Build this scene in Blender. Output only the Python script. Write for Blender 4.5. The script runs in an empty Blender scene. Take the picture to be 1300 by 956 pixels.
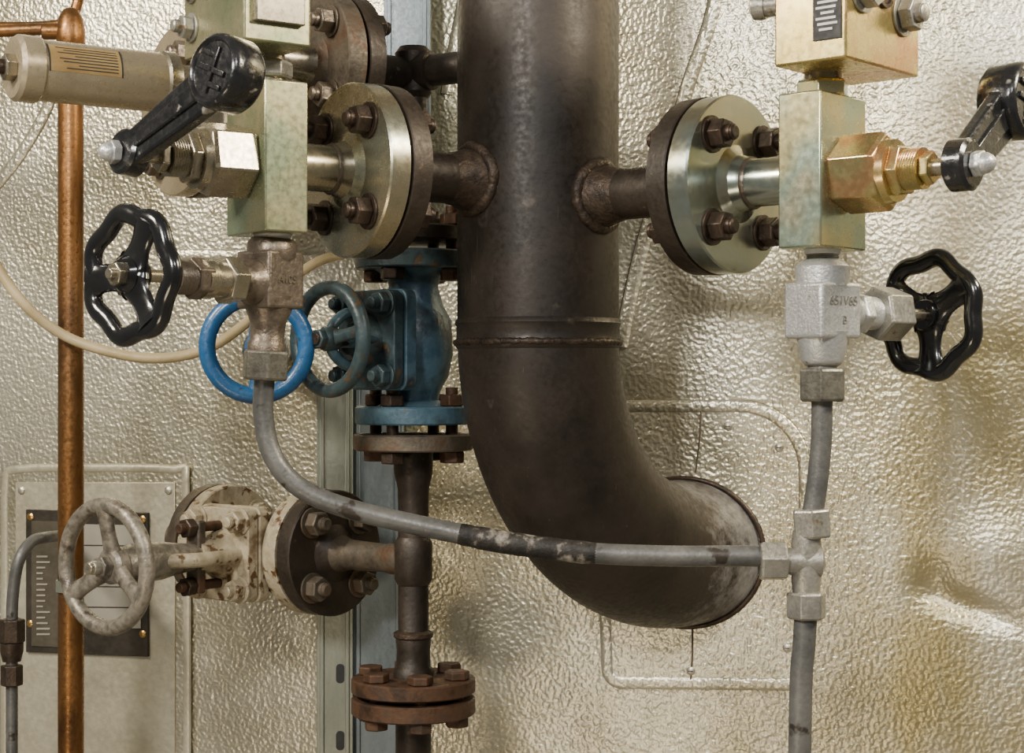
import bpy, bmesh, math, random
from mathutils import Vector as V, Matrix
random.seed(4)
D=2.2
Z=V((0,0,1))
def W(px,py,y):
    s=(D+y)/D/1000
    return V(((px-650)*s,y,(478-py)*s))
def wy(x): return .245-.33*(x-.25)
def WW(px,py):
    xp=(px-650)/1000
    x=xp*2.5275/(2.2+.33*xp); y=wy(x)
    return V((x,y,(478-py)/1000*(D+y)/D))
UW=V((1,-.33,0)).normalized(); NW=V((-.33,-1,0)).normalized()

# ---------------- materials ----------------
def M(name,cols,metal=.5,rough=.5,ns=20,bump=.2,bs=150,stretch=(1,1,1),rv=.12,coat=0,lo=.35,hi=.65,spots=None,spot_t=.62,spot_s=60,det=6):
    m=bpy.data.materials.new(name); m.use_nodes=True
    nt=m.node_tree; N=nt.nodes; L=nt.links
    b=N['Principled BSDF']
    tc=N.new('ShaderNodeTexCoord'); mp=N.new('ShaderNodeMapping'); mp.inputs['Scale'].default_value=stretch
    L.new(tc.outputs['Object'],mp.inputs['Vector'])
    n=N.new('ShaderNodeTexNoise'); n.inputs['Scale'].default_value=ns; n.inputs['Detail'].default_value=det; n.inputs['Roughness'].default_value=.6
    L.new(mp.outputs[0],n.inputs['Vector'])
    r=N.new('ShaderNodeValToRGB'); cr=r.color_ramp
    k=len(cols)
    cr.elements[0].position=lo; cr.elements[0].color=(*cols[0],1)
    cr.elements[1].position=hi; cr.elements[1].color=(*cols[-1],1)
    for i in range(1,k-1):
        e=cr.elements.new(lo+(hi-lo)*i/(k-1)); e.color=(*cols[i],1)
    L.new(n.outputs['Fac'],r.inputs['Fac'])
    col=r.outputs['Color']
    n2=N.new('ShaderNodeTexNoise'); n2.inputs['Scale'].default_value=bs; n2.inputs['Detail'].default_value=4
    L.new(tc.outputs['Object'],n2.inputs['Vector'])
    if spots:
        n3=N.new('ShaderNodeTexNoise'); n3.inputs['Scale'].default_value=spot_s; n3.inputs['Detail'].default_value=5
        L.new(tc.outputs['Object'],n3.inputs['Vector'])
        mr=N.new('ShaderNodeMapRange'); mr.inputs['From Min'].default_value=spot_t; mr.inputs['From Max'].default_value=spot_t+.06
        L.new(n3.outputs['Fac'],mr.inputs['Value'])
        mx=N.new('ShaderNodeMixRGB'); mx.inputs[2].default_value=(*spots,1)
        L.new(mr.outputs[0],mx.inputs[0]); L.new(col,mx.inputs[1]); col=mx.outputs[0]
    L.new(col,b.inputs['Base Color'])
    b.inputs['Metallic'].default_value=metal
    mr=N.new('ShaderNodeMapRange'); mr.inputs['To Min'].default_value=max(.03,rough-rv); mr.inputs['To Max'].default_value=rough+rv
    mr.inputs['From Min'].default_value=.3; mr.inputs['From Max'].default_value=.7
    L.new(n2.outputs['Fac'],mr.inputs['Value']); L.new(mr.outputs[0],b.inputs['Roughness'])
    if bump>0:
        bp=N.new('ShaderNodeBump'); bp.inputs['Strength'].default_value=bump; bp.inputs['Distance'].default_value=.002
        L.new(n2.outputs['Fac'],bp.inputs['Height']); L.new(bp.outputs[0],b.inputs['Normal'])
    if coat: b.inputs['Coat Weight'].default_value=coat; b.inputs['Coat Roughness'].default_value=.08
    return m
m_machined=M('machined_zinc',[(.29,.255,.17),(.38,.33,.22),(.32,.33,.26)],.85,.27,6,0,120,det=2,rv=.05)
m_chrom=M('yellow_chromate',[(.40,.43,.28),(.54,.48,.26),(.36,.45,.36),(.52,.41,.25)],.85,.25,7,0,120,lo=.3,hi=.7,det=2,rv=.05)
m_chromflange=M('clear_zinc',[(.32,.39,.33),(.47,.44,.31),(.35,.40,.36),(.44,.37,.24)],.9,.22,6,0,120,lo=.3,hi=.7,det=2,rv=.05)
m_green=M('green_passivated',[(.24,.28,.16),(.42,.39,.23),(.28,.34,.22)],.75,.30,7,.01,160,det=3,rv=.06)
m_gold=M('gold_chromate',[(.52,.39,.12),(.60,.49,.20),(.54,.31,.15),(.44,.45,.22)],.85,.26,9,0,140,lo=.3,hi=.7,det=3,rv=.06)
m_grey=M('grey_hex_steel',[(.28,.25,.19),(.44,.39,.29)],.85,.28,12,.02,160,det=3,rv=.06)
m_dark=M('oxidised_steel',[(.022,.016,.011),(.048,.035,.025)],.35,.5,14,.25,160,spots=(.11,.075,.05),spot_t=.68)
m_darkbolt=M('dark_bolt',[(.030,.021,.015),(.07,.046,.032)],.5,.42,60,.3,300)
m_rust=M('rusty_steel',[(.035,.018,.010),(.085,.042,.021),(.055,.034,.023)],.3,.6,28,.4,180)
m_rustpaint=M('rusty_grey',[(.055,.042,.031),(.11,.09,.065),(.10,.053,.028)],.3,.55,22,.4,180)
m_black=M('black_enamel',[(.005,.005,.006),(.009,.009,.009)],.0,.2,20,.12,90,rv=.06,coat=.6,spots=(.2,.18,.15),spot_t=.77)
m_lever=M('black_lever',[(.006,.006,.007),(.015,.015,.016)],.1,.25,20,.35,130,rv=.1,coat=.5,spots=(.30,.28,.25),spot_t=.68,spot_s=45)
m_silver=M('aluminium_paint',[(.50,.50,.49),(.66,.66,.64)],.65,.38,30,.35,320,spots=(.3,.26,.18),spot_t=.68)
m_cast=M('bare_casting',[(.08,.06,.042),(.18,.145,.11),(.135,.11,.085)],.6,.38,22,.4,220)
m_tube=M('grey_painted_tube',[(.085,.085,.083),(.15,.147,.138)],.35,.45,24,.25,200,spots=(.04,.032,.025),spot_t=.60,spot_s=40)
m_tubenut=M('grey_nut',[(.09,.085,.07),(.17,.16,.13)],.5,.4,40,.25,260)
m_silvernut=M('silver_nut',[(.26,.25,.22),(.40,.38,.33)],.65,.36,40,.25,260,spots=(.2,.14,.08),spot_t=.64)
m_burn=M('scorched_tube',[(.008,.007,.006),(.025,.021,.018),(.28,.25,.21)],.1,.6,38,.5,260,lo=.44,hi=.68)
m_copper=M('tarnished_copper',[(.10,.046,.017),(.23,.108,.036),(.18,.092,.038),(.065,.033,.017)],.8,.38,12,.15,200,stretch=(1,1,.35),lo=.3,hi=.7)
m_hose=M('cream_hose',[(.34,.26,.13),(.44,.35,.20)],0,.45,30,.1,200)
m_teal=M('teal_paint',[(.030,.048,.056),(.052,.085,.095),(.025,.032,.033)],.15,.42,30,.35,180,spots=(.11,.07,.035),spot_t=.60)
m_tealblue=M('weathered_blue_paint',[(.040,.085,.125),(.07,.135,.175),(.035,.05,.058)],.1,.42,26,.3,180,spots=(.12,.075,.04),spot_t=.66)
m_blue=M('blue_enamel',[(.012,.070,.18),(.018,.10,.25)],.0,.35,26,.3,160,coat=.2,spots=(.02,.05,.1),spot_t=.66)
m_cream=M('dirty_cream_paint',[(.27,.225,.14),(.43,.37,.26),(.15,.10,.05)],.15,.5,26,.4,180,lo=.36,hi=.68,spots=(.10,.052,.02),spot_t=.58)
m_wheelgrey=M('worn_grey_wheel',[(.11,.097,.078),(.25,.222,.178),(.07,.055,.042)],.4,.42,34,.5,160)
m_galv=M('galvanised_strut',[(.22,.24,.20),(.32,.33,.28)],.6,.42,22,.1,200,stretch=(1,1,.3))
m_galvblue=M('bluish_strut',[(.14,.17,.19),(.22,.255,.27)],.55,.42,20,.1,200,stretch=(1,1,.3))
m_cyl=M('cylinder_paint',[(.33,.27,.18),(.43,.36,.24)],.5,.32,10,.03,160,det=3)
m_label=M('tan_label',[(.34,.21,.08),(.44,.30,.12)],.2,.5,30,.05,200)
m_ink=M('label_ink',[(.02,.02,.02),(.03,.03,.03)],0,.6,10,0)
m_white=M('white_print',[(.65,.64,.6),(.75,.73,.7)],0,.5,10,0)
m_dimwhite=M('worn_print',[(.24,.22,.18),(.32,.30,.25)],0,.5,10,0)
m_plate=M('nameplate_dark',[(.030,.026,.020),(.06,.05,.038)],.3,.4,12,.05,120)
m_plate2=M('nameplate_field',[(.075,.065,.045),(.11,.095,.07)],.3,.45,12,.05,120)
m_frame=M('cladding_frame',[(.42,.385,.28),(.55,.51,.39)],.5,.42,8,.3,120)
m_tape=M('ptfe_tape',[(.6,.6,.57),(.75,.75,.72)],0,.6,60,.4,300)
m_seam=M('dark_seam',[(.07,.055,.034),(.13,.10,.065)],.3,.6,20,.1,200)
m_rivet=M('rivet_aluminium',[(.5,.46,.37),(.6,.56,.47)],.8,.35,40,.1,200)
m_brass=M('brass',[(.5,.3,.1),(.6,.38,.14)],.9,.3,20,.1,200)
m_weld=M('weld_bead',[(.024,.017,.012),(.075,.050,.033)],.4,.5,60,.8,200)
m_floor=M('concrete_floor',[(.16,.15,.13),(.24,.22,.19)],0,.8,6,.3,60)

def wall_mat():
    m=bpy.data.materials.new('stucco_embossed_aluminium'); m.use_nodes=True
    nt=m.node_tree; N=nt.nodes; L=nt.links; b=N['Principled BSDF']
    geo=N.new('ShaderNodeNewGeometry')
    n1=N.new('ShaderNodeTexNoise'); n1.inputs['Scale'].default_value=3.0; n1.inputs['Detail'].default_value=7; n1.inputs['Roughness'].default_value=.6
    L.new(geo.outputs['Position'],n1.inputs['Vector'])
    r=N.new('ShaderNodeValToRGB'); c=r.color_ramp
    c.elements[0].position=.35; c.elements[0].color=(.43,.385,.26,1)
    c.elements[1].position=.60; c.elements[1].color=(.76,.725,.59,1)
    L.new(n1.outputs['Fac'],r.inputs['Fac'])
    mp=N.new('ShaderNodeMapping'); mp.inputs['Scale'].default_value=(5,5,1.3); mp.inputs['Rotation'].default_value=(0,.35,0)
    L.new(geo.outputs['Position'],mp.inputs['Vector'])
    n2=N.new('ShaderNodeTexNoise'); n2.inputs['Scale'].default_value=1.25; n2.inputs['Detail'].default_value=8; n2.inputs['Roughness'].default_value=.62
    L.new(mp.outputs[0],n2.inputs['Vector'])
    mr=N.new('ShaderNodeMapRange'); mr.inputs['From Min'].default_value=.40; mr.inputs['From Max'].default_value=.62
    L.new(n2.outputs['Fac'],mr.inputs['Value'])
    sx=N.new('ShaderNodeSeparateXYZ'); L.new(geo.outputs['Position'],sx.inputs[0])
    mx=N.new('ShaderNodeMapRange'); mx.inputs['From Min'].default_value=.28; mx.inputs['From Max'].default_value=.60; mx.inputs['To Min'].default_value=.13; mx.inputs['To Max'].default_value=.80
    L.new(sx.outputs['X'],mx.inputs['Value'])
    mz=N.new('ShaderNodeMapRange'); mz.inputs['From Min'].default_value=.35; mz.inputs['From Max'].default_value=-.02; mz.inputs['To Min'].default_value=.3; mz.inputs['To Max'].default_value=1
    L.new(sx.outputs['Z'],mz.inputs['Value'])
    m1=N.new('ShaderNodeMath'); m1.operation='MULTIPLY'; L.new(mr.outputs[0],m1.inputs[0]); L.new(mx.outputs[0],m1.inputs[1])
    m2=N.new('ShaderNodeMath'); m2.operation='MULTIPLY'; L.new(m1.outputs[0],m2.inputs[0]); L.new(mz.outputs[0],m2.inputs[1])
    mix=N.new('ShaderNodeMixRGB'); mix.inputs[2].default_value=(.47,.375,.14,1)
    L.new(m2.outputs[0],mix.inputs[0]); L.new(r.outputs[0],mix.inputs[1])
    L.new(mix.outputs[0],b.inputs['Base Color'])
    b.inputs['Metallic'].default_value=.85
    rr=N.new('ShaderNodeMapRange'); rr.inputs['To Min'].default_value=.27; rr.inputs['To Max'].default_value=.43
    L.new(n1.outputs['Fac'],rr.inputs['Value']); L.new(rr.outputs[0],b.inputs['Roughness'])
    n3=N.new('ShaderNodeTexNoise'); n3.inputs['Scale'].default_value=175; n3.inputs['Detail'].default_value=.6; n3.inputs['Distortion'].default_value=.1
    L.new(geo.outputs['Position'],n3.inputs['Vector'])
    b1=N.new('ShaderNodeBump'); b1.inputs['Strength'].default_value=.80; b1.inputs['Distance'].default_value=.0022
    L.new(n3.outputs['Fac'],b1.inputs['Height'])
    n4=N.new('ShaderNodeTexNoise'); n4.inputs['Scale'].default_value=4; n4.inputs['Detail'].default_value=1
    L.new(geo.outputs['Position'],n4.inputs['Vector'])
    b2=N.new('ShaderNodeBump'); b2.inputs['Strength'].default_value=.55; b2.inputs['Distance'].default_value=.015
    L.new(n4.outputs['Fac'],b2.inputs['Height']); L.new(b1.outputs[0],b2.inputs['Normal']); L.new(b2.outputs[0],b.inputs['Normal'])
    return m
m_wall=wall_mat()

# ---------------- geometry helpers ----------------
col=bpy.context.scene.collection
class G:
    def __init__(s,name,loc):
        s.e=bpy.data.objects.new(name,None); s.e.empty_display_size=.02; s.o=V(loc); s.e.location=s.o; col.objects.link(s.e)
    def add(s,name,verts,faces,mat,ang=35,bevel=0,bseg=2):
        me=bpy.data.meshes.new(name); me.from_pydata([tuple(V(v)-s.o) for v in verts],[],faces)
        bm=bmesh.new(); bm.from_mesh(me); bmesh.ops.recalc_face_normals(bm,faces=bm.faces); bm.to_mesh(me); bm.free()
        for p in me.polygons: p.use_smooth=True
        me.set_sharp_from_angle(angle=math.radians(ang))
        me.materials.append(mat)
        o=bpy.data.objects.new(name,me); col.objects.link(o); o.parent=s.e
        if bevel:
            b=o.modifiers.new('bev','BEVEL'); b.width=bevel; b.segments=bseg; b.limit_method='ANGLE'; b.angle_limit=math.radians(38); b.harden_normals=False
        return o
def frame(a,up=Z):
    a=V(a).normalized()
    if abs(a.dot(up))>.95: up=V((0,1,0))
    e1=up.cross(a).normalized(); e2=a.cross(e1).normalized()
    return a,e1,e2
def lathe(g,name,o,a,prof,mat,seg=40,phase=0,ang=35,bevel=0):
    a,e1,e2=frame(a); vs=[];fs=[]
    for t,r in prof:
        for i in range(seg):
            th=2*math.pi*i/seg+phase
            vs.append(o+a*t+(e1*math.cos(th)+e2*math.sin(th))*r)
    for k in range(len(prof)-1):
        for i in range(seg):
            j=(i+1)%seg
            fs.append((k*seg+i,k*seg+j,(k+1)*seg+j,(k+1)*seg+i))
    fs.append(tuple(range(seg))); fs.append(tuple((len(prof)-1)*seg+i for i in range(seg)))
    return g.add(name,vs,fs,mat,ang,bevel)
def cyl(g,name,o,a,t0,t1,r,mat,seg=32,bevel=.0012):
    return lathe(g,name,o,a,[(t0,r),(t1,r)],mat,seg,bevel=bevel)
def hexn(g,name,o,a,t0,t1,r,mat,phase=0,bevel=.0012):
    c=min(.12*r,(t1-t0)*.25)
    return lathe(g,name,o,a,[(t0,r*.93),(t0+c,r),(t1-c,r),(t1,r*.93)],mat,6,phase,ang=25,bevel=bevel)
def thread(g,name,o,a,t0,t1,r,mat,pitch=.003):
    prof=[];t=t0
    while t<t1:
        prof+= [(t,r*.93),(t+pitch/2,r)]; t+=pitch
    return lathe(g,name,o,a,prof,mat,24,ang=80)
def box(g,name,c,a,e1,e2,dims,mat,bevel=.002,bseg=2):
    vs=[];
    for i in (-1,1):
        for j in (-1,1):
            for k in (-1,1):
                vs.append(c+a*(i*dims[0]/2)+e1*(j*dims[1]/2)+e2*(k*dims[2]/2))
    fs=[(0,1,3,2),(4,6,7,5),(0,4,5,1),(2,3,7,6),(0,2,6,4),(1,5,7,3)]
    return g.add(name,vs,fs,mat,35,bevel,bseg)
def prism(g,name,c,a,e1,e2,pts,th,mat,bevel=.0015,bseg=2):
    n=len(pts); vs=[c+e1*p[0]+e2*p[1]-a*th/2 for p in pts]+[c+e1*p[0]+e2*p[1]+a*th/2 for p in pts]
    fs=[tuple(range(n)),tuple(range(n,2*n))]+[(i,(i+1)%n,n+(i+1)%n,n+i) for i in range(n)]
    return g.add(name,vs,fs,mat,35,bevel,bseg)
def smooth(pts,n=8,closed=False):
    pts=[V(p) for p in pts]; out=[]; m=len(pts)
    rng=range(m) if closed else range(m-1)
    for i in rng:
        p1=pts[i];p2=pts[(i+1)%m]
        p0=pts[i-1] if (i>0 or closed) else p1*2-p2
        p3=pts[(i+2)%m] if (i+2<m or closed) else p2*2-p1
        for k in range(n):
            t=k/n
            out.append(.5*((2*p1)+(p2-p0)*t+(2*p0-5*p1+4*p2-p3)*t*t+(3*p1-p0-3*p2+p3)*t**3))
    if not closed: out.append(pts[-1])
    return out
def sweep(g,name,pts,rad,mat,seg=20,closed=False,nrm=None,aspect=1,ang=50):
    n=len(pts); vs=[];fs=[]
    if not hasattr(rad,'__len__'): rad=[rad]*n
    b=None
    for i in range(n):
        if closed: t=(pts[(i+1)%n]-pts[i-1]).normalized()
        else: t=(pts[min(i+1,n-1)]-pts[max(i-1,0)]).normalized()
        if nrm is not None: b2=(nrm-t*nrm.dot(t)).normalized()
        else:
            if b is None: b=frame(t)[1]
            b2=(b-t*b.dot(t)).normalized(); b=b2
        b1=t.cross(b2)
        for k in range(seg):
            th=2*math.pi*k/seg
            vs.append(pts[i]+b1*math.cos(th)*rad[i]+b2*math.sin(th)*rad[i]*aspect)
    for i in range(n if closed else n-1):
        j=(i+1)%n
        for k in range(seg):
            l=(k+1)%seg
            fs.append((i*seg+k,i*seg+l,j*seg+l,j*seg+k))
    if not closed:
        fs.append(tuple(range(seg))); fs.append(tuple((n-1)*seg+k for k in range(seg)))
    return g.add(name,vs,fs,mat,ang)
def bolt(g,p,a,r,h,mat,stud=True,washer=True,ph=None):
    ph=random.uniform(0,1) if ph is None else ph
    if washer: cyl(g,'washer',p,a,0,.003,r*1.22,mat,24,.0006)
    hexn(g,'nut',p,a,.003 if washer else 0,h,r,mat,ph,.0008)
    if stud: 
        thread(g,'stud',p,a,h-.001,h+.006,r*.55,mat,.0022)
        lathe(g,'stud_end',p,a,[(h+.004,r*.5),(h+.009,r*.5),(h+.0105,r*.38)],mat,20)
def flange(name,o,a,R,th1,th2,mat1,mat2,mbolt,rb,nb=4,pcd=.72,hub=.036,ph=math.pi/4):
    g=G(name,o); a,e1,e2=frame(a)
    lathe(g,'front_disc',o,a,[(-th1,R*.6),(-th1,R),(-.002,R),(0,R-.002),(0,hub*1.25),(.004,hub*1.1),(.010,hub*.85),(.012,hub*.8)],mat1,72,ang=30)
    lathe(g,'gasket',o,a,[(-th1-.005,R*.62),(-th1+.001,R*.62)],m_darkbolt,48)
    b0=-th1-.004
    lathe(g,'rear_disc',o,a,[(b0-th2-.006,hub*.9),(b0-th2,hub*1.1),(b0-th2,R*1.0),(b0-.0015,R*1.01),(b0,R*1.0)],mat2,72,ang=30)
    for k in range(nb):
        an=ph+2*math.pi*k/nb
        p=o+(e1*math.cos(an)+e2*math.sin(an))*R*pcd
        bolt(g,p,a,rb,rb*1.25,mbolt)
        bolt(g,p+a*(b0-th2),-a,rb,rb*1.2,mbolt)
        cyl(g,'bolt_shank',p,a,b0-th2,0,rb*.55,mbolt,16,0)
    return g
def handwheel(g,c,a,R,r,mat,lobes=0,amp=0,spokes=3,hubr=.014,ph=0,sw=.010,dish=0,sasp=.6,rasp=1.0,hubt=.012,bulge=1.3):
    a,e1,e2=frame(a)
    def dr(th): return e1*math.cos(th)+e2*math.sin(th)
    N=144; pts=[]
    for i in range(N):
        th=2*math.pi*i/N
        rr=R+(amp*math.cos(lobes*th) if lobes else 0)
        pts.append(c+dr(th)*rr)
    sweep(g,'rim',pts,r,mat,18,True,nrm=a,aspect=rasp)
    for k in range(spokes):
        th=ph+2*math.pi*k/spokes; pp=[];ra=[]
        for i in range(17):
            t=i/16
            pp.append(c+dr(th)*(hubr*.4+(R-hubr*.4)*t)+a*(-dish*(1-t)**1.5)); ra.append(sw*(1+(bulge-1)*abs(2*t-1)**2.2*1.6))
        sweep(g,'spoke',pp,ra,mat,16,nrm=a,aspect=sasp)
    lathe(g,'hub',c-a*dish,a,[(-hubt,hubr*.85),(-hubt*.6,hubr),(hubt*.6,hubr),(hubt,hubr*.8)],mat,32)
def text(g,name,s,c,X,Y,size,mat):
    Zv=X.cross(Y)
    cu=bpy.data.curves.new(name,'FONT'); cu.body=s; cu.size=size; cu.extrude=.0010; cu.align_x='CENTER'; cu.align_y='CENTER'
    cu.materials.append(mat)
    o=bpy.data.objects.new(name,cu); col.objects.link(o)
    m=Matrix((X,Y,Zv)).transposed().to_4x4(); m.translation=c-g.o
    o.parent=g.e; o.matrix_local=m

# ---------------- wall (boiler cladding) ----------------
vs=[];fs=[];NX,NZ=420,320
dA=WW(1232,772); dB=WW(1185,738); dC=WW(1262,700)
for j in range(NZ+1):
    for i in range(NX+1):
        x=-1.9+3.3*i/NX; z=-1.4+2.6*j/NZ
        p=V((x,wy(x),z))
        dx=(x-dA.x)/.055; dz=(z-dA.z+.3*(x-dA.x))/.017
        off=-.014*math.exp(-(dx*dx+dz*dz))
        dx=(x-dB.x)/.022; dz=(z-dB.z)/.03
        off-=.009*math.exp(-(dx*dx+dz*dz))
        dx=(x-dC.x)/.06; dz=(z-dC.z)/.04
        off+=.006*math.exp(-(dx*dx+dz*dz))
        vs.append(p+NW*off)
for j in range(NZ):
    for i in range(NX):
        a=j*(NX+1)+i; fs.append((a,a+1,a+NX+2,a+NX+1))
me=bpy.data.meshes.new('wall_back'); me.from_pydata([tuple(v) for v in vs],[],fs)
for p in me.polygons: p.use_smooth=True
me.materials.append(m_wall)
wo=bpy.data.objects.new('wall_back',me); col.objects.link(wo)
g=G('floor',(0,0,-1.4))
box(g,'slab',V((-.25,-1.0,-1.45)),V((1,0,0)),V((0,1,0)),Z,(3.6,4.4,.1),m_floor,0)

# seams on cladding
g=G('cladding_seam',WW(830,230))
for pl in ([(908,-60),(895,20),(868,100),(845,180),(830,235),(805,320),(788,395),(780,440)],
           [(590,-40),(570,60),(560,120)],
           [(66,100),(52,140),(30,180),(0,222),(-60,290)],
           [(200,324),(300,325),(405,327)]):
    pts=smooth([WW(*p)+NW*.0012 for p in pl],8)
    sweep(g,'sheet_lap',pts,.0013,m_seam,8)
    sweep(g,'rolled_edge',[p+UW*.010+NW*.0002 for p in pts],.010,m_wall,12,nrm=NW,aspect=.34)
for q in [(560,150),(255,268),(20,250),(50,160),(875,60),(850,140),(815,250),(795,340)]:
    lathe(g,'rivet',WW(*q)+UW*.02,NW,[(0,.0042),(.0015,.0038),(.0024,.002)],m_rivet,16)

# access panel
g=G('cladding_access_panel',WW(900,700))
def wallpoly(g,name,pts,off,th,mat,bevel=.001):
    c=WW(*pts[0]); 
    q=[]
    for p in pts:
        w=WW(*p)-c; q.append((w.dot(UW),w.dot(Z)))
    return prism(g,name,c+NW*(off),NW,UW,Z,q,th,mat,bevel)
def rc(cx,cy,r,a0,a1,n=10):
    return [(cx+r*math.cos(math.radians(a0+(a1-a0)*i/n)),cy-r*math.sin(math.radians(a0+(a1-a0)*i/n))) for i in range(n+1)]
pp=[(770,516)]+rc(940,598,82,90,0)+rc(1000,846,22,0,-90)+rc(790,848,18,-90,-180)+[(762,560)]
wallpoly(g,'panel',pp,.0025,.005,m_wall,.002)
def dens(pp):
    out=[]
    for i in range(len(pp)):
        a=pp[i];b=pp[(i+1)%len(pp)]
        L=math.hypot(b[0]-a[0],b[1]-a[1]); n=max(1,int(L/10))
        for j in range(n): out.append((a[0]+(b[0]-a[0])*j/n,a[1]+(b[1]-a[1])*j/n))
    return out
edge=[WW(*p) for p in dens(pp)]
sweep(g,'rolled_rim',[p+NW*.0042 for p in edge],.009,m_wall,12,True,nrm=NW,aspect=.28)
cen=WW(890,690)
sweep(g,'dark_edge_line',[p+NW*.0002+((p-cen).normalized())*.0085 for p in edge],.0011,m_seam,8,True)  # thin dark line following the panel edge
for pl in ([(891,522),(889,560),(884,600)],[(880,790),(880,830),(878,862)]):
    sweep(g,'seam',smooth([WW(*p)+NW*.0055 for p in pl],6),.0013,m_seam,8)
for q in [(925,541),(990,568),(878,851),(1000,822)]:
    lathe(g,'screw',WW(*q)+NW*.005,NW,[(0,.0065),(.002,.006),(.0035,.003)],m_rivet,18)
    box(g,'slot',WW(*q)+NW*.0083,NW,UW,Z,(.0008,.007,.0012),m_ink,0)

# nameplate on left
g=G('nameplate_panel',WW(120,740))
pp=[(40,592)]+rc(228,604,12,90,0)+[(240,1000)]+[(8,1000)]+rc(24,608,16,180,90)
wallpoly(g,'frame_panel',pp,.004,.006,m_wall,.003)
sweep(g,'panel_rim',smooth([WW(*p)+NW*.006 for p in [(8,990),(9,700),(10,612),(24,596),(120,594),(225,596),(238,610),(240,800),(240,990)]],3),.007,m_frame,12,nrm=NW,aspect=.5)
wallpoly(g,'inner_panel',[(24,612),(226,612),(226,990),(24,990)],.008,.004,m_frame,.001)
wallpoly(g,'plate',[(40,646),(194,650),(194,832),(40,826)],.013,.006,m_plate,.001)
wallpoly(g,'plate_field',[(48,660),(92,661),(92,820),(48,818)],.0172,.0012,m_plate2,0)
for k in range(15):
    y0=704+k*7; x1=random.choice([66,69,72,63])
    wallpoly(g,'legend_line',[(55,y0),(x1,y0),(x1,y0+2.2),(55,y0+2.2)],.0185,.0012,m_dimwhite,0)
wallpoly(g,'data_fields',[(100,664),(186,666),(186,796),(100,794)],.0172,.0012,m_dimwhite,0)
for k in range(4): wallpoly(g,'data_rule',[(104,690+k*26),(182,691+k*26),(182,692.2+k*26),(104,691.2+k*26)],.0182,.0012,m_plate,0)
for q in [(46,790),(188,803),(46,655),(188,658)]:
    lathe(g,'screw',WW(*q)+NW*.013,NW,[(-.01,.006),(.004,.006),(.006,.003)],m_brass,16)
for q in [(32,622),(218,622)]:
    lathe(g,'screw',WW(*q)+NW*.01,NW,[(-.004,.006),(.002,.006),(.004,.003)],m_rivet,16)

# ---------------- big steel pipe ----------------
d=V((.65,.76,0)).normalized()
Rb=.303; S=V((.033,0,.055)); RP=.1025
def pipe_mat():
    m=M('large_pipe_steel',[(.014,.0105,.0078),(.036,.027,.020),(.022,.0165,.0125)],.2,.48,5,.12,140,rv=.12,spots=(.07,.058,.046),spot_t=.67,spot_s=26)
    nt=m.node_tree;N=nt.nodes;L=nt.links;b=N['Principled BSDF']
    src=b.inputs['Base Color'].links[0].from_socket
    geo=N.new('ShaderNodeNewGeometry')
    dp=N.new('ShaderNodeVectorMath'); dp.operation='DOT_PRODUCT'; dp.inputs[1].default_value=tuple(d); L.new(geo.outputs['Position'],dp.inputs[0])
    mr=N.new('ShaderNodeMapRange'); mr.inputs['From Min'].default_value=.17; mr.inputs['From Max'].default_value=.36
    L.new(dp.outputs['Value'],mr.inputs['Value'])
    n=N.new('ShaderNodeTexNoise'); n.inputs['Scale'].default_value=26; n.inputs['Detail'].default_value=9; n.inputs['Roughness'].default_value=.75; L.new(geo.outputs['Position'],n.inputs['Vector'])
    ad=N.new('ShaderNodeMath'); ad.operation='MULTIPLY_ADD'; L.new(mr.outputs[0],ad.inputs[0]); ad.inputs[1].default_value=.38; L.new(n.outputs['Fac'],ad.inputs[2])
    m2=N.new('ShaderNodeMapRange'); m2.inputs['From Min'].default_value=.70; m2.inputs['From Max'].default_value=1.0; m2.inputs['To Max'].default_value=.8; L.new(ad.outputs[0],m2.inputs['Value'])
    mx=N.new('ShaderNodeMixRGB'); mx.inputs[2].default_value=(.32,.31,.31,1); L.new(m2.outputs[0],mx.inputs[0]); L.new(src,mx.inputs[1])
    # fine pale scratches along the pipe
    mp=N.new('ShaderNodeMapping'); mp.inputs['Scale'].default_value=(260,260,9); mp.inputs['Rotation'].default_value=(.25,.3,0); L.new(geo.outputs['Position'],mp.inputs['Vector'])
    ns=N.new('ShaderNodeTexNoise'); ns.inputs['Scale'].default_value=1; ns.inputs['Detail'].default_value=2; L.new(mp.outputs[0],ns.inputs['Vector'])
    m3=N.new('ShaderNodeMapRange'); m3.inputs['From Min'].default_value=.72; m3.inputs['From Max'].default_value=.80; m3.inputs['To Max'].default_value=.55; L.new(ns.outputs['Fac'],m3.inputs['Value'])
    mx2=N.new('ShaderNodeMixRGB'); mx2.inputs[2].default_value=(.16,.14,.12,1); L.new(m3.outputs[0],mx2.inputs[0]); L.new(mx.outputs[0],mx2.inputs[1])
    L.new(mx2.outputs[0],b.inputs['Base Color'])
    return m
m_pipe=pipe_mat()
g=G('large_steel_pipe',S)
pts=[S+Z*1.15,S+Z*.8,S+Z*.5,S+Z*.25,S+Z*.1]
for i in range(41):
    al=math.pi/2*i/40
    pts.append(S+d*Rb*(1-math.cos(al))-Z*Rb*math.sin(al))
E=pts[-1]; pts.append(E+d*.13)
sweep(g,'pipe_body',pts,RP,m_pipe,96)
lathe(g,'butt_weld',S,Z,[(-.022,RP-.002),(-.018,RP+.002),(-.014,RP+.0035),(-.009,RP+.0012),(.008,RP+.0012),(.012,RP+.0035),(.016,RP+.002),(.02,RP-.002)],m_pipe,96)
ring=[];ra=[]
for i in range(220):
    th=2*math.pi*i/220
    ring.append(S+V((math.cos(th),math.sin(th),0))*(RP+.001)+Z*(-.012+random.uniform(-.0006,.0006))); ra.append(.0042+random.uniform(-.0006,.0006))
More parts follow.
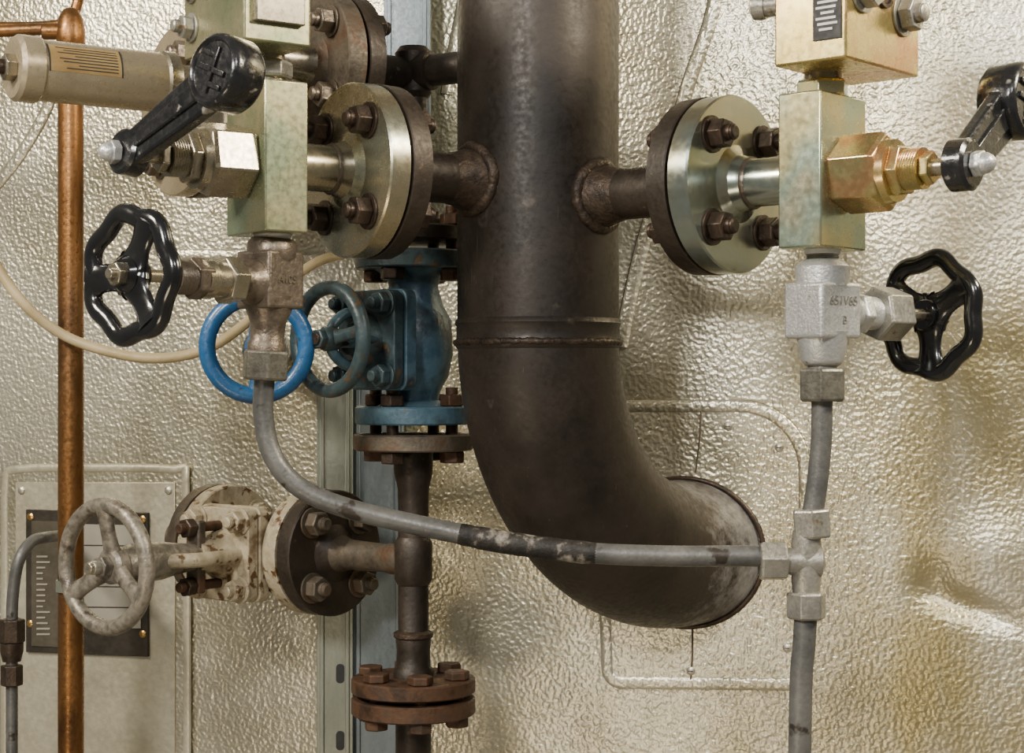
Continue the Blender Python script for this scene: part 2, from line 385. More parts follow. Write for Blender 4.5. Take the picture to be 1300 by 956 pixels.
sweep(g,'weld_bead',ring,ra,m_weld,10,True)
ring=[]
for i in range(120):
    th=2*math.pi*i/120
    _,p1,p2=frame(d)
    q=E+(p1*math.cos(th)+p2*math.sin(th))*(RP+.002)
    t=((.3275-.33*q.x)-q.y)/(d.y+.33*d.x)
    ring.append(q+d*t+NW*.006)
sweep(g,'penetration_rim',ring,.0038,m_darkbolt,10,True)
def saddle(g,z0,n,r):
    a,e1,e2=frame(n); O=V((S.x,0,z0)); pts=[];ra=[]
    lathe(g,'branch_reinforcement',O,a,[(.086,r+.012),(.100,r+.010),(.110,r+.007),(.124,r+.003),(.138,r)],m_weld,48,ang=60)
    for i in range(120):
        th=2*math.pi*i/120; rr=r+.008
        u=rr*math.cos(th); t=math.sqrt(RP**2-u*u)
        pts.append(O+a*(t+.0005)+e1*u+e2*rr*math.sin(th)); ra.append(.0082+.0005*math.sin(5*th)+.0004*math.sin(13*th+1)+random.uniform(-.00025,.00025))
    sweep(g,'saddle_weld',pts,ra,m_weld,12,True)
nL=V((-.82,-.572,0)).normalized(); nR=V((.755,-.656,0)).normalized()
zL=.243; zR=.222
OL=V((S.x,0,zL)); OR=V((S.x,0,zR))
saddle(g,zL,nL,.031); saddle(g,zR,nR,.031)
cyl(g,'left_branch',OL,nL,.08,.218,.031,m_dark,40)
cyl(g,'right_branch',OR,nR,.08,.242,.031,m_dark,40)

tl=.278; tr=.302
fL=flange('pipe_flange',OL+nL*tl,nL,.103,.026,.026,m_machined,m_dark,m_darkbolt,.0175)
fR=flange('pipe_flange',OR+nR*tr,nR,.103,.026,.026,m_chromflange,m_dark,m_darkbolt,.0175)

def lever(g,A,B,ax,rA,rB,tA,tB):
    u=(B-A); L=u.length; u.normalize(); ax=(ax-u*ax.dot(u)).normalized(); v=ax.cross(u)
    n=12; pts=[]
    for i in range(n+1):
        th=math.pi/2+math.pi*i/n; pts.append((rA*.8*math.cos(th),rA*.8*math.sin(th)))
    for i in range(n+1):
        th=-math.pi/2+math.pi*i/n; pts.append((L+rB*.72*math.cos(th),rB*.72*math.sin(th)))
    prism(g,'lever_arm',A,ax,u,v,pts,tA*.75,m_lever,.004,3)
    rib=[(L*.12,-rA*.28),(L*.12,rA*.28),(L*.85,rB*.3),(L*.85,-rB*.3)]
    prism(g,'lever_rib',A+ax*(tA*.38),ax,u,v,rib,tA*.3,m_lever,.002,2)
    lathe(g,'lever_boss',A,ax,[(-tA*.55,rA*.9),(-tA*.45,rA),(tA*.45,rA),(tA*.6,rA*.85)],m_lever,40)
    lathe(g,'lever_weight',B,ax,[(-tB*.5,rB*.88),(-tB*.36,rB),(tB*.32,rB),(tB*.46,rB*.95),(tB*.5,rB*.86),(tB*.47,rB*.80),(tB*.42,rB*.76),(tB*.42,rB*.1)],m_lever,64,ang=50)
    q1=(u*.7+v*.7).normalized(); q2=ax.cross(q1)
    for k,(dx,dy,lx,ly) in enumerate([(0,0,1.25,.16),(0,.0,.16,1.1),(.38,.3,.14,.5),(-.38,-.3,.14,.5)]):
        box(g,'cast_ridge',B+ax*(tB*.44)+q1*dx*rB+q2*dy*rB,ax,q1,q2,(tB*.1,lx*rB,ly*rB),m_lever,.001)
def acorn(g,o,a,t0,r,mat):
    hexn(g,'cap_nut_hex',o,a,t0,t0+r*.8,r,mat,.3)
    lathe(g,'cap_nut_dome',o,a,[(t0+r*.75,r*.8),(t0+r*1.1,r*.76),(t0+r*1.45,r*.55),(t0+r*1.7,r*.2)],mat,24,ang=60)

def instrument_valve(O,n,t_f,tc,mbody,mhex,mneck,t_hex):
    a,e1,e2=frame(n)
    C=O+a*tc
    g=G('instrument_isolation_valve',C)
    lathe(g,'weld_neck',O,a,[(t_f+.008,.034),(t_f+.016,.031),(t_f+.026,.0275),(tc-.02,.0275)],mneck,40,ang=60)
    lathe(g,'weld_fillet',O,a,[(t_f+.018,.029),(t_f+.021,.0305),(t_f+.025,.0285)],m_cast,40,ang=60)
    box(g,'body_block',C+Z*(.5*(.088-.08)),a,e1,e2,(.054,.098,.170),mbody,.0022,3)
    h0=tc+.026
    hexn(g,'bonnet_hex',O,a,h0,h0+t_hex,.044,mhex,math.pi/6+.2,.0015)
    lathe(g,'bonnet_shoulder',O,a,[(h0+t_hex-.001,.036),(h0+t_hex+.008,.034)],mhex,40)
    hexn(g,'gland_hex',O,a,h0+t_hex+.006,h0+t_hex+.020,.030,mhex,.1)
    thread(g,'gland_thread',O,a,h0+t_hex+.018,h0+t_hex+.042,.0225,mhex,.003)
    hexn(g,'lock_nut',O,a,h0+t_hex+.041,h0+t_hex+.052,.019,mhex,.5)
    cyl(g,'spindle',O,a,h0+t_hex+.03,h0+t_hex+.10,.0095,m_grey,20)
    return g,C
gLV,CL=instrument_valve(OL,nL,tl,.382,m_green,m_grey,m_machined,.056)
aL,mL,_=frame(nL)
A=OL+nL*.548; B=W(288,94,-.41)
lever(gLV,A,B,nL,.025,.0395,.022,.044)
acorn(gLV,OL,nL,.560,.0135,m_silver)
gRV,CR=instrument_valve(OR,nR,tr,.414,m_chrom,m_gold,m_chromflange,.058)
aR,mR,_=frame(nR)
A=OR+nR*.582; B=A+mR*.118+Z*.080
lever(gRV,A,B,nR,.028,.043,.022,.046)
acorn(gRV,OR,nR,.595,.0145,m_silver)

def manifold(C,a,m,shift,zb,dims,m1,right):
    g=G('manifold_block',C)
    hexn(g,'neck_hex',V((C.x,C.y,0)),Z,zb-.026,zb-.006,.030,m_silvernut if not right else m_chrom,.2)
    cyl(g,'neck',V((C.x,C.y,0)),Z,zb-.042,zb+.002,.021,m_grey)
    cc=V((C.x,C.y,zb+dims[2]/2))+a*shift
    box(g,'block',cc,a,m,Z,dims,m1,.0025,3)
    return g,cc
gU,cR=manifold(CR,aR,mR,.032,.335,(.088,.160,.19),m_gold,True)
f=cR+aR*.044
for (u,z) in [(-.046,.410),(.042,.398),(-.046,.465),(.042,.455)]:
    p=V((f.x,f.y,z))+mR*u
    bolt(gU,p,aR,.0195,.019,m_silvernut)
lathe(gU,'bore_plug',V((f.x,f.y,.415))+mR*0,aR,[(0,.016),(.004,.016),(.004,.012),(.001,.011)],m_darkbolt,32)
fl=cR-mR*.080
lab=V((fl.x,fl.y,.404))+aR*.022
box(gU,'label_plate',lab-mR*.0008,mR,aR,Z,(.0022,.034,.095),m_ink,.0004)
for zz,hh,ww,ox in [(.016,.018,.018,.004),(.016,.018,.004,-.011)]:
    box(gU,'label_patch',lab-mR*.0022+Z*zz+aR*ox,mR,aR,Z,(.0012,ww*.9,hh),m_frame,0)
for k in range(7):
    box(gU,'label_row',lab-mR*.0022+Z*(-.002-k*.0058)+aR*(.001 if k%2 else -.001),mR,aR,Z,(.0012,.024 if k%3 else .016,.0026),m_white,0)
box(gU,'label_row',lab-mR*.0022+Z*(.033),mR,aR,Z,(.0012,.024,.004),m_white,0)
rd=(-aR-mR*.25).normalized(); ro=V((cR.x,cR.y,.412))-aR*.03-mR*.03
cyl(gU,'side_rod',ro,rd,0,.062,.0125,m_silvernut)
lathe(gU,'side_knob',ro,rd,[(.05,.0145),(.058,.0155),(.064,.0145),(.068,.008)],m_silvernut,28)
gU2,cL2=manifold(CL,aL,mL,.026,.366,(.082,.155,.18),m_green,False)
f=cL2+aL*.041
for (u,z) in [(-.055,.445),(.02,.452),(-.055,.40)]:
    bolt(gU2,V((f.x,f.y,z))+mL*u,aL,.014,.015,m_silvernut)
box(gU2,'cover_plate',V((cL2.x,cL2.y,.432))+mL*.080,mL,aL,Z,(.012,.060,.09),m_grey,.0015)

# ---------------- lower right needle valve ----------------
g=G('needle_valve',V((CR.x,CR.y,.07)))
c=V((CR.x,CR.y,0))
cyl(g,'tape',c,Z,.136,.144,.020,m_tape)
thread(g,'top_thread',c,Z,.128,.142,.0185,m_silvernut,.003)
lathe(g,'top_collar',c,Z,[(.094,.024),(.100,.030),(.122,.030),(.130,.022)],m_silver,36)
ar=V((.8,.6,0)); br=V((.6,-.8,0))
box(g,'body',c+Z*.073,ar,br,Z,(.064,.058,.062),m_silver,.0045,4)
lathe(g,'lower_neck',c,Z,[(.012,.019),(.018,.024),(.036,.027),(.05,.031)],m_silver,36,ang=60)
thread(g,'lower_thread',c,Z,.004,.014,.017,m_silvernut,.003)
o=c+Z*.072
lathe(g,'side_neck',o,ar,[(.02,.030),(.034,.028),(.042,.020),(.085,.019),(.09,.021)],m_silver,36,ang=50)
hexn(g,'side_collar_hex',o,ar,.050,.066,.024,m_silver,.2)
hexn(g,'packing_nut',o,ar,.084,.126,.032,m_silvernut,.35)
lathe(g,'packing_taper',o,ar,[(.125,.023),(.136,.018),(.138,.010)],m_silvernut,30)
cyl(g,'stem',o,ar,.13,.205,.007,m_grey,20)
handwheel(g,o+ar*.182,ar,.0655,.0112,m_black,7,.003,3,.020,.5,.0155,0,.42,.85,.014,1.5)
hexn(g,'wheel_nut',o,ar,.196,.208,.011,m_silvernut)
text(g,'cast_text','651V65',c+Z*.083+br*.0292+ar*.002,ar,Z,.0145,m_silvernut)
text(g,'cast_text','B',c+Z*.062+br*.0292+ar*.004,ar,Z,.0125,m_silvernut)

g=G('impulse_tube_fitting',V((CR.x,CR.y,-.02)))
hexn(g,'union_nut',c,Z,-.028,.009,.0275,m_tubenut,.3)
def R_(px,py,dy=0): return V(((px-650)/1139,CR.y+dy,(478-py)/1139))
pts=smooth([R_(1043,500),R_(1042,560),R_(1036,620),R_(1029,662)],8)
sweep(g,'tube_upper',pts,.0118,m_tube,24)
hexn(g,'tee_nut_top',R_(1030,664),V((-.06,0,1)),-.016,.016,.0225,m_silvernut,.4)
T=R_(1023,712)
lathe(g,'tee_run',T,Z,[(-.036,.015),(-.02,.0165),(.02,.0165),(.034,.015)],m_silvernut,32)
lathe(g,'tee_centre',T,V((-1,0,0)),[(-.019,.012),(-.016,.0175),(.012,.0165),(.02,.015),(.034,.015)],m_silvernut,32)
hexn(g,'tee_nut_bottom',R_(1023,768),Z,-.015,.015,.0225,m_silvernut,.1)
hexn(g,'tee_nut_side',T,V((-1,0,0)),.022,.052,.023,m_silvernut,.2)
pts=smooth([R_(1023,770),R_(1020,820),R_(1016,880),R_(1014,1100),V((.319,CR.y,-1.1)),V((.319,CR.y,-1.4))],8)
sweep(g,'tube_lower',pts,.0128,m_tube,24)

# ---------------- lower left needle valve ----------------
g=G('needle_valve',V((CL.x,CL.y,.1)))
def L_(px,py): return V(((px-650)/1110,CL.y,(478-py)/1110))
top=L_(347,292); bot=L_(336,483); ax=(bot-top).normalized(); 
def tL(py): return (py-292)/(483-292)*(bot-top).length
lathe(g,'tape',top,ax,[(-.006,.022),(.003,.0225),(.012,.021)],m_tape,28)
lathe(g,'top_collar',top,ax,[(.010,.024),(.016,.0285),(.030,.029),(.036,.026)],m_cast,36,ang=50)
pl=V((-.616,-.788,0)); ql=V((.788,-.616,0))
bc=top+ax*tL(356)
box(g,'body',bc,pl,ql,Z,(.056,.054,.066),m_cast,.0040,4)
lathe(g,'lower_neck',top,ax,[(tL(375),.029),(tL(395),.026),(tL(410),.0205),(tL(432),.0195),(tL(436),.022),(tL(446),.022)],m_cast,36,ang=50)
hexn(g,'union_nut',top,ax,tL(445),tL(483),.0275,m_tubenut,.25)
o=V((bc.x,bc.y,.107))
lathe(g,'side_neck',o,pl,[(.02,.027),(.032,.026),(.040,.021),(.056,.020)],m_cast,36,ang=50)
hexn(g,'bonnet_hex',o,pl,.052,.075,.0275,m_grey,.2)
lathe(g,'bonnet_barrel',o,pl,[(.074,.020),(.092,.019),(.094,.022),(.108,.022)],m_grey,36)
hexn(g,'gland_nut',o,pl,.100,.122,.0235,m_cast,.4)
thread(g,'bonnet_thread',o,pl,.12,.145,.0185,m_cast,.003)
cyl(g,'stem',o,pl,.14,.222,.007,m_grey,20)
handwheel(g,o+pl*.202,pl,.0635,.0110,m_black,7,.003,3,.020,1.1,.0150,0,.42,.85,.014,1.5)
hexn(g,'wheel_nut',o,pl,.214,.226,.013,m_grey,.2); cyl(g,'stem_tip',o,pl,.22,.232,.006,m_grey,18)
text(g,'cast_text','A105',bc+ql*.0272,-pl,Z,.0135,m_grey)

# cross tube joining both sides
g=G('impulse_tube',W(600,690,-.22))
cp=[bot-ax*.005,W(334,520,-.214),W(341,565,-.214),W(360,600,-.215),W(392,626,-.216),W(440,645,-.218),W(500,660,-.22),W(575,676,-.23),W(650,690,-.24),W(750,702,-.252),W(860,706,-.262),V((.275,CR.y,-.2)),V((T.x-.03,CR.y,T.z))]
pts=smooth(cp,10)
sweep(g,'tube',pts,.0118,m_tube,24)
i0=10*8-9; i1=10*9+2
sweep(g,'scorched_section',pts[i0:i1],[.0118+.0012*math.sin(math.pi*k/(i1-i0-1))**.3+random.uniform(-.0004,.0004) if 0<k<i1-i0-1 else .0115 for k in range(i1-i0)],m_burn,24)

# ---------------- vertical line with blue valve ----------------
PX=V((-.132,.12,0))
def zp(py): return (478-py)/1000*(D+.12)/D
g=G('drain_riser_pipe',V((PX.x,PX.y,-.2)))
lathe(g,'lower_pipe',PX,Z,[(zp(866),.027),(zp(850),.027),(zp(846),.023),(zp(825),.0225),(zp(806),.024),(zp(800),.0205),(zp(640),.0205),(zp(620),.021),(zp(600),.026),(zp(572),.0265)],m_dark,40,ang=60)
lathe(g,'weld_ring',PX,Z,[(zp(812),.022),(zp(808),.0265),(zp(803),.0265),(zp(800),.021)],m_weld,40)
lathe(g,'upper_pipe',PX,Z,[(zp(300),.0185),(zp(60),.0185)],m_dark,36)
lathe(g,'upper_elbow_boss',PX,Z,[(zp(125),.019),(zp(118),.025),(zp(68),.025),(zp(60),.019)],m_dark,36)
TT=V((PX.x,PX.y,zp(712)))
fdir=V((-.75,.66,0)).normalized()
lathe(g,'branch_pipe',TT,fdir,[(0,.021),(.04,.021),(.055,.019),(.125,.021),(.14,.026)],m_rustpaint,36,ang=60)
lathe(g,'tee_bulge',TT,Z,[(-.032,.021),(-.024,.0255),(.024,.0255),(.032,.021)],m_dark,36)
a0=V((PX.x,PX.y,zp(92)))
lk=(V((S.x-.05,.05,zp(92)))-a0)
lathe(g,'cross_pipe',a0,lk,[(0,.021),(lk.length,.021)],m_dark,36)
lathe(g,'coupling',a0,lk,[(.0,.024),(.022,.026),(.03,.026),(.032,.021)],m_dark,36)

def hflange(g,zc,R,th,mat,seg=64):
    lathe(g,'flange_disc',V((PX.x,PX.y,0)),Z,[(zc-th/2,R*.97),(zc-th/2+.002,R),(zc+th/2-.002,R),(zc+th/2,R*.97)],mat,seg)
g=G('flanged_stop_valve',V((PX.x,PX.y,.05)))
RF=.078
zt=zp(298); hflange(g,zt,RF*.92,.020,m_dark)
zu=zp(331); hflange(g,zu,RF,.024,m_teal)
zl=zp(527); hflange(g,zl,RF,.024,m_tealblue)
zb=zp(561); hflange(g,zb,RF*1.03,.022,m_rustpaint)
for z1,z2 in ((zt+.010,zu-.012),(zl+.012,zb-.011)):
    for k in range(4):
        an=math.pi/4+.35+math.pi/2*k
        p=V((PX.x+math.cos(an)*RF*.74,PX.y+math.sin(an)*RF*.74,0))
        mm=m_rust if k%2 else m_darkbolt
        hexn(g,'nut_top',p,Z,max(z1,z2),max(z1,z2)+.016,.0165,mm,random.random())
        thread(g,'stud_top',p,Z,max(z1,z2)+.014,max(z1,z2)+.026,.0085,mm,.0025)
        hexn(g,'nut_bottom',p,-Z,-min(z1,z2),-min(z1,z2)+.016,.0165,mm,random.random())
        cyl(g,'shank',p,Z,min(z1,z2),max(z1,z2),.008,mm,16,0)
lathe(g,'body',V((PX.x,PX.y,0)),Z,[(zu-.012,.052),(zu-.022,.036),(zu-.035,.033),(.095,.040),(.075,.051),(.03,.053),(.0,.047),(-.02,.036),(zl+.02,.034),(zl+.011,.052)],m_tealblue,48,ang=60)
vb=V((-.7,-.714,0)).normalized(); qv=frame(vb)[1]
vo=V((PX.x,PX.y,.048))
lathe(g,'bonnet_neck',vo,vb,[(.02,.042),(.052,.040)],m_tealblue,40)
def rr(w,h,r,n=6):
    o=[]
    for cx,cy,a0 in ((w-r,h-r,0),(-w+r,h-r,90),(-w+r,-h+r,180),(w-r,-h+r,270)):
        for i in range(n+1):
            th=math.radians(a0+90*i/n); o.append((cx+r*math.cos(th),cy+r*math.sin(th)))
    return o
prism(g,'body_plate',vo+vb*.056,vb,qv,Z,rr(.058,.066,.014),.018,m_tealblue)
prism(g,'bonnet_plate',vo+vb*.076,vb,qv,Z,rr(.056,.064,.014),.016,m_teal)
for sx in (-1,1):
    for sz in (-1,1):
        bolt(g,vo+vb*.084+qv*sx*.039+Z*sz*.047,vb,.015,.016,m_teal)
lathe(g,'bonnet_dome',vo,vb,[(.083,.034),(.092,.030),(.10,.022),(.112,.020)],m_teal,40,ang=60)
box(g,'gland_bridge',vo+vb*.112,vb,qv,Z,(.012,.066,.022),m_tealblue,.003)
for sx in (-1,1):
    cyl(g,'gland_stud',vo+qv*sx*.026,vb,.085,.135,.005,m_tealblue,16)
    hexn(g,'gland_nut',vo+qv*sx*.026,vb,.118,.128,.010,m_tealblue,.3)
    sweep(g,'yoke_arm',smooth([vo+vb*.09+Z*sx*.03,vo+vb*.115+Z*sx*.034,vo+vb*.135+Z*sx*.022,vo+vb*.145+Z*sx*.008],5),.007,m_tealblue,14)
cyl(g,'stem',vo,vb,.1,.17,.0085,m_darkbolt,20)
handwheel(g,vo+vb*.145,vb,.066,.0095,m_teal,0,0,2,.016,0.15,.008,.0,.6)
hexn(g,'wheel_nut',vo,vb,.153,.167,.013,m_teal)

g=G('blue_handwheel_valve',W(326,440,.0))
cb=W(326,440,.0); bk=V((-.04,.43,-.003)).normalized()
handwheel(g,cb,-bk,.0625,.0108,m_blue,0,0,2,.015,math.pi/2,.009,.0,.7)
cyl(g,'stem',cb,bk,-.012,.24,.0085,m_darkbolt,20)
hexn(g,'wheel_nut',cb,-bk,.008,.018,.012,m_blue)
lathe(g,'bonnet',cb,bk,[(.16,.014),(.18,.024),(.2,.024),(.22,.032),(.25,.034),(.27,.026),(.44,.022)],m_teal,36,ang=50)

g=G('riser_base_flange',V((PX.x,PX.y,-.4)))
for zc,th in ((zp(869),.020),(zp(895),.022)):
    hflange(g,zc,.083,th,m_rust)
for k in range(6):
    an=math.pi/6+.2+math.pi/3*k
    p=V((PX.x+math.cos(an)*.062,PX.y+math.sin(an)*.062,0)); z0=zp(869)+.010
    hexn(g,'bolt_head',p,Z,z0,z0+.012,.0175,m_rust,random.random())
    hexn(g,'nut',p,-Z,-(zp(895)-.011),-(zp(895)-.011)+.014,.0165,m_rust,random.random())
    cyl(g,'shank',p,Z,zp(895)-.01,z0,.009,m_rust,16,0)
cyl(g,'pipe_to_floor',PX,Z,-1.4,zp(895),.024,m_dark)

# ---------------- gate valve lower left ----------------
V0=TT+fdir*.152
gf=flange('pipe_flange',V0,-fdir,.088,.024,.026,m_dark,m_cream,m_rustpaint,.0175,hub=.032,ph=math.pi/4)
g=G('gate_valve',TT+fdir*.29)
lathe(g,'body',TT,fdir,[(.205,.05),(.215,.036),(.235,.036),(.265,.050),(.315,.050),(.345,.036),(.37,.036),(.376,.05)],m_cream,44,ang=60)
lathe(g,'far_flange',TT,fdir,[(.374,.084),(.376,.086),(.396,.086),(.398,.084)],m_cream,64)
lathe(g,'mating_flange',TT,fdir,[(.401,.086),(.422,.086)],m_rustpaint,64)
lathe(g,'outlet_pipe',TT,fdir,[(.42,.03),(.5,.03)],m_rustpaint,32)
for k in range(4):
    an=math.pi/4+k*math.pi/2; _,e1,e2=frame(fdir)
    p=TT+fdir*.376+(e1*math.cos(an)+e2*math.sin(an))*.064
    bolt(g,p,-fdir,.014,.016,m_cream); cyl(g,'shank',p,fdir,0,.045,.008,m_rust,14,0)
gd=V((-.6,-.8,0)); gq=frame(gd)[1]
vo=TT+fdir*.275
lathe(g,'bonnet_neck',vo,gd,[(.02,.042),(.085,.040)],m_cream,40)
prism(g,'body_cover_plate',vo+gd*.086,gd,gq,Z,rr(.060,.066,.012),.018,m_cream)
prism(g,'bonnet_cover_plate',vo+gd*.106,gd,gq,Z,rr(.058,.064,.012),.018,m_cream)
for sx in (-1,1):
    for sz in (-1,1):
        bolt(g,vo+gd*.115+gq*sx*.042+Z*sz*.047,gd,.0155,.018,m_cream)
lathe(g,'bonnet_dome',vo,gd,[(.112,.036),(.122,.033),(.135,.024),(.16,.022)],m_cream,40,ang=60)
box(g,'gland_bridge',vo+gd*.158,gd,gq,Z,(.014,.026,.10),m_rustpaint,.003)
for s_ in (-1,1):
    cyl(g,'gland_stud',vo+Z*s_*.040,gd,.112,.190,.007,m_rust,16)
    hexn(g,'gland_nut',vo+Z*s_*.040,gd,.165,.180,.014,m_darkbolt,.2)
    sweep(g,'yoke_arm',smooth([vo+gd*.11+gq*s_*.036,vo+gd*.16+gq*s_*.040,vo+gd*.2+gq*s_*.034,vo+gd*.235+gq*s_*.012],6),.010,m_cream,14)
lathe(g,'yoke_sleeve',vo,gd,[(.16,.018),(.2,.022),(.225,.026),(.275,.026),(.295,.018)],m_wheelgrey,36)
cyl(g,'stem',vo,gd,.28,.345,.008,m_grey,20)
handwheel(g,vo+gd*.315,gd,.0795,.0105,m_wheelgrey,0,0,3,.024,-.5,.0115,.014,.7,1.0,.012,1.25)
hexn(g,'wheel_nut',vo,gd,.313,.327,.0145,m_wheelgrey,.2)
lathe(g,'stem_end',vo,gd,[(.325,.009),(.338,.009),(.345,.003)],m_silvernut,20)

# ---------------- background upper left: second instrument line ----------------
n2=nL; o2=V((PX.x,PX.y,zp(92)-.004))
f2=flange('pipe_flange',o2+n2*.150,n2,.092,.026,.024,m_rustpaint,m_dark,m_cast,.0165,hub=.03)
g=G('background_instrument_valve',o2+n2*.26)
lathe(g,'branch',o2,n2,[(0,.023),(.10,.023)],m_dark,36)
lathe(g,'neck',o2,n2,[(.158,.027),(.175,.022),(.25,.022)],m_grey,36)
box(g,'block',o2+n2*.27-Z*.02,n2,frame(n2)[1],Z,(.056,.08,.15),m_grey,.002)
lathe(g,'hex_link',o2-Z*.045,n2,[(.29,.026),(.36,.026)],m_grey,6)
g=G('pneumatic_cylinder',o2+n2*.45-Z*.045)
oc=o2-Z*.045
cyl(g,'barrel',oc,n2,.35,.53,.036,m_cyl,56,.002)
lathe(g,'rear_collar',oc,n2,[(.345,.034),(.348,.039),(.362,.039),(.365,.036)],m_grey,48)
lathe(g,'end_cap',oc,n2,[(.515,.0365),(.518,.0390),(.540,.0390),(.545,.035),(.545,.026),(.543,.02)],m_cyl,56)
hexn(g,'end_nut',oc,n2,.542,.556,.016,m_grey,.3)
lathe(g,'end_stud',oc,n2,[(.554,.009),(.568,.009),(.570,.006)],m_darkbolt,20)
_,c1,c2=frame(n2)
def curvlabel(g,name,t0,t1,a0,a1,r,mat):
    vs=[];fs=[];n=14
    for t in (t0,t1):
        for i in range(n+1):
            an=math.radians(a0+(a1-a0)*i/n); vs.append(oc+n2*t+(c1*math.cos(an)+c2*math.sin(an))*r)
    for i in range(n): fs.append((i,i+1,n+2+i,n+1+i))
    g.add(name,vs,fs,mat)
curvlabel(g,'label',.425,.513,-8,48,.0364,m_label)
for k in range(8):
    curvlabel(g,'label_line',.43,.508-random.random()*.03,-2+k*6,0+k*6,.0366,m_ink)
curvlabel(g,'label_edge',.424,.426,-9,49,.0366,m_ink); curvlabel(g,'label_edge',.512,.514,-9,49,.0366,m_ink)
fc=W(222,140,.19)
f3=flange('pipe_flange',fc,n2,.118,.022,.022,m_cyl,m_rustpaint,m_cast,.017,hub=.04,ph=math.pi/4+.2)
g=G('background_branch_pipe',fc-n2*.1)
lathe(g,'pipe',fc,-n2,[(.04,.036),(.24,.036)],m_dark,36)

# copper pipes
g=G('copper_pipe',W(90,400,.22))
c0=W(90,40,.22)
sweep(g,'vertical_run',[V((c0.x,.22,-1.4+ (c0.z+1.40)*i/20)) for i in range(21)],.0178,m_copper,32)
lathe(g,'solder_elbow',c0,Z,[(-.03,.0180),(-.028,.020),(.0,.020),(.018,.017),(.03,.011),(.033,.004)],m_copper,32,ang=60)
sweep(g,'side_run',[c0+V((.01,0,.004)),c0+V((-.05,0,.003)),c0+V((-.3,.02,-.006)),c0+V((-.6,.04,-.01))],.0085,m_copper,24)
sweep(g,'upper_run',smooth([c0+V((-.6,.05,.012)),c0+V((-.2,.03,.012)),c0+V((-.03,.03,.015)),c0+V((.0,.03,.04)),c0+V((.01,.03,.12))],6),.0075,m_copper,24)
lathe(g,'elbow_socket',c0,V((-1,0,0)),[(.0,.0115),(.038,.0115),(.04,.0095)],m_copper,24)
for zz in (.2,-.25):
    lathe(g,'pipe_clip',V((c0.x,.22,zz-.5)),Z,[(0,.0205),(.016,.0205)],m_galv,32)
    box(g,'clip_leg',V((c0.x,.22+.16,zz-.492)),V((0,1,0)),V((1,0,0)),Z,(.29,.012,.014),m_galv,.001)

g=G('flexible_hose',W(140,443,.15))
hp=[W(-120,120,.15),W(-50,240,.15),W(-8,330,.15),W(30,385,.15),W(80,425,.17),W(140,447,.17),W(200,455,.17),W(260,444,.18),W(310,412,.2),W(350,372,.24),W(400,334,.28),W(440,322,.33),W(455,320,.36)]
sweep(g,'hose',smooth(hp,8),.0072,m_hose,18)
g=G('cable_with_gland',W(15,780,.3))
cp=smooth([W(78,680,.50),W(60,682,.36),W(40,688,.32),W(24,712,.3),W(17,750,.3),W(15,790,.3),W(15,870,.3),V((W(15,870,.3).x,.3,-.8)),V((W(15,870,.3).x,.3,-1.4))],8)
sweep(g,'cable',cp,.0085,m_tube,18)
gc=W(15,800,.3)
hexn(g,'gland_nut',gc,Z,-.018,.016,.019,m_darkbolt,.2)
lathe(g,'gland_body',gc,Z,[(-.045,.013),(-.03,.0165),(-.018,.0165)],m_darkbolt,28)
hexn(g,'gland_lock',gc,Z,-.08,-.05,.016,m_darkbolt,.2)

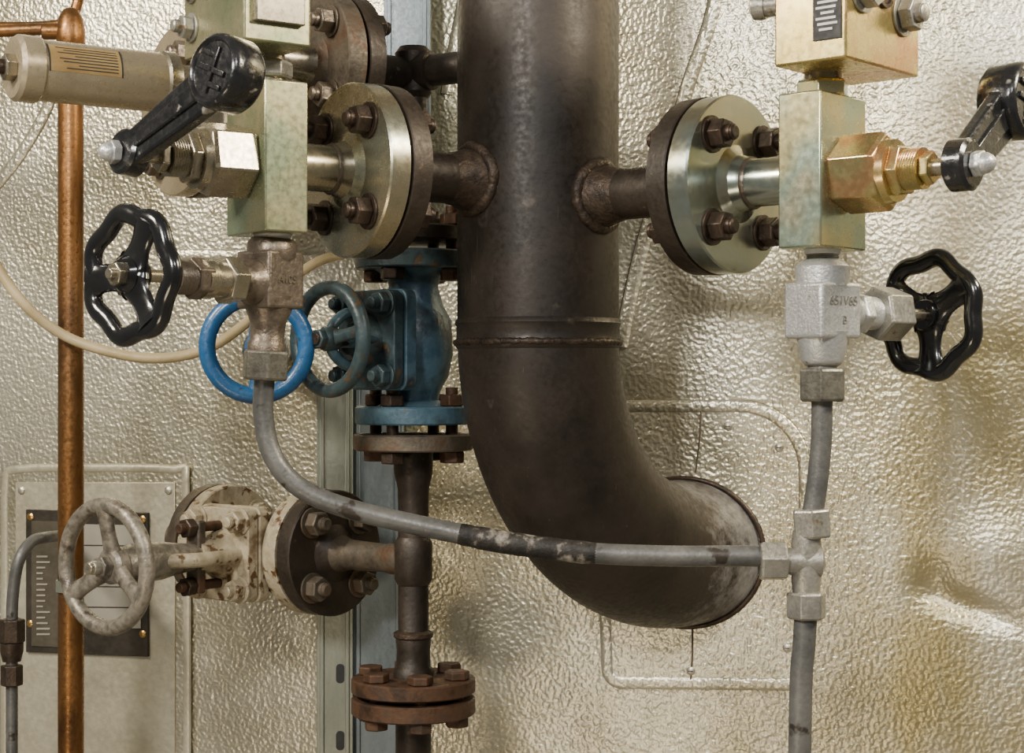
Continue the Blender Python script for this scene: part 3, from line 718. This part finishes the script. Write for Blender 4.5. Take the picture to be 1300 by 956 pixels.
def strut(px0,px1,py0,py1,y,mat,name='steel_strut_channel',dep=.03,holes=()):
    p0=W(px0,0,y); p1=W(px1,0,y); z0=W(0,py0,y).z; z1=max(W(0,py1,y).z,-1.4)
    g=G(name,V(((p0.x+p1.x)/2,y,(z0+z1)/2))); c=g.o; w=p1.x-p0.x; h=z0-z1
    X=V((1,0,0));Y=V((0,1,0))
    box(g,'web',c,Y,X,Z,(.003,w,h),mat,.0008)
    for s_ in (-1,1):
        box(g,'leg',c+X*s_*(w/2-.0015)+Y*dep/2,Y,X,Z,(dep,.003,h),mat,.0008)
        box(g,'lip_fold',c+X*s_*(w/2-.008)-Y*.003,Y,X,Z,(.004,.006,h),mat,.0008)
    for py in holes:
        prism(g,'slot',V((c.x+.008,c.y-.002,W(0,py,y).z)),Y,X,Z,rr(.006,.014,.0055),.0012,m_ink,0)
    return g
strut(487,546,-700,300,.30,m_galvblue)
strut(402,448,488,3000,.33,m_galv,holes=(855,940))
strut(448,512,470,3000,.345,m_galvblue)

# ---------------- camera ----------------
cam=bpy.data.cameras.new('Camera'); cam.lens=36*D/1.3; cam.sensor_width=36; cam.sensor_fit='HORIZONTAL'; cam.clip_start=.05
co=bpy.data.objects.new('Camera',cam); col.objects.link(co); co.location=(0,-D,0); co.rotation_euler=(math.pi/2,0,0)
bpy.context.scene.camera=co

# ---------------- lights ----------------
def area(name,loc,tgt,size,e,c):
    l=bpy.data.lights.new(name,'AREA'); l.shape='RECTANGLE'; l.size=size[0]; l.size_y=size[1]; l.energy=e; l.color=c
    o=bpy.data.objects.new(name,l); col.objects.link(o); o.location=loc
    o.rotation_euler=(V(tgt)-V(loc)).to_track_quat('-Z','Y').to_euler()
area('added_light',(-1.7,-1.0,1.2),(-.3,.3,0),(.5,.4),52,(1,.91,.76))  # unseen light added to graze the wall from upper left
area('added_light',(1.45,-1.0,1.2),(.35,.1,0.05),(.5,.4),54,(1,.89,.70))  # unseen warm light added to graze the right side of the wall
area('added_light',(-1.0,-2.6,1.15),(0.1,.2,.1),(.45,.45),58,(1,.96,.89))  # unseen light added so its reflection makes a highlight on the cladding
area('added_light',(0.6,-3.0,1.6),(0.1,.2,0),(.5,.4),20,(.97,.97,1))  # unseen front light added to the rig, no fixture modelled
area('low_lamp',(-1.1,-1.9,-1.0),(-.2,.2,-.1),(.6,.4),8,(1,.82,.56))
w=bpy.data.worlds.new('World'); bpy.context.scene.world=w; w.use_nodes=True
w.node_tree.nodes['Background'].inputs[0].default_value=(.90,.87,.77,1); w.node_tree.nodes['Background'].inputs[1].default_value=.18
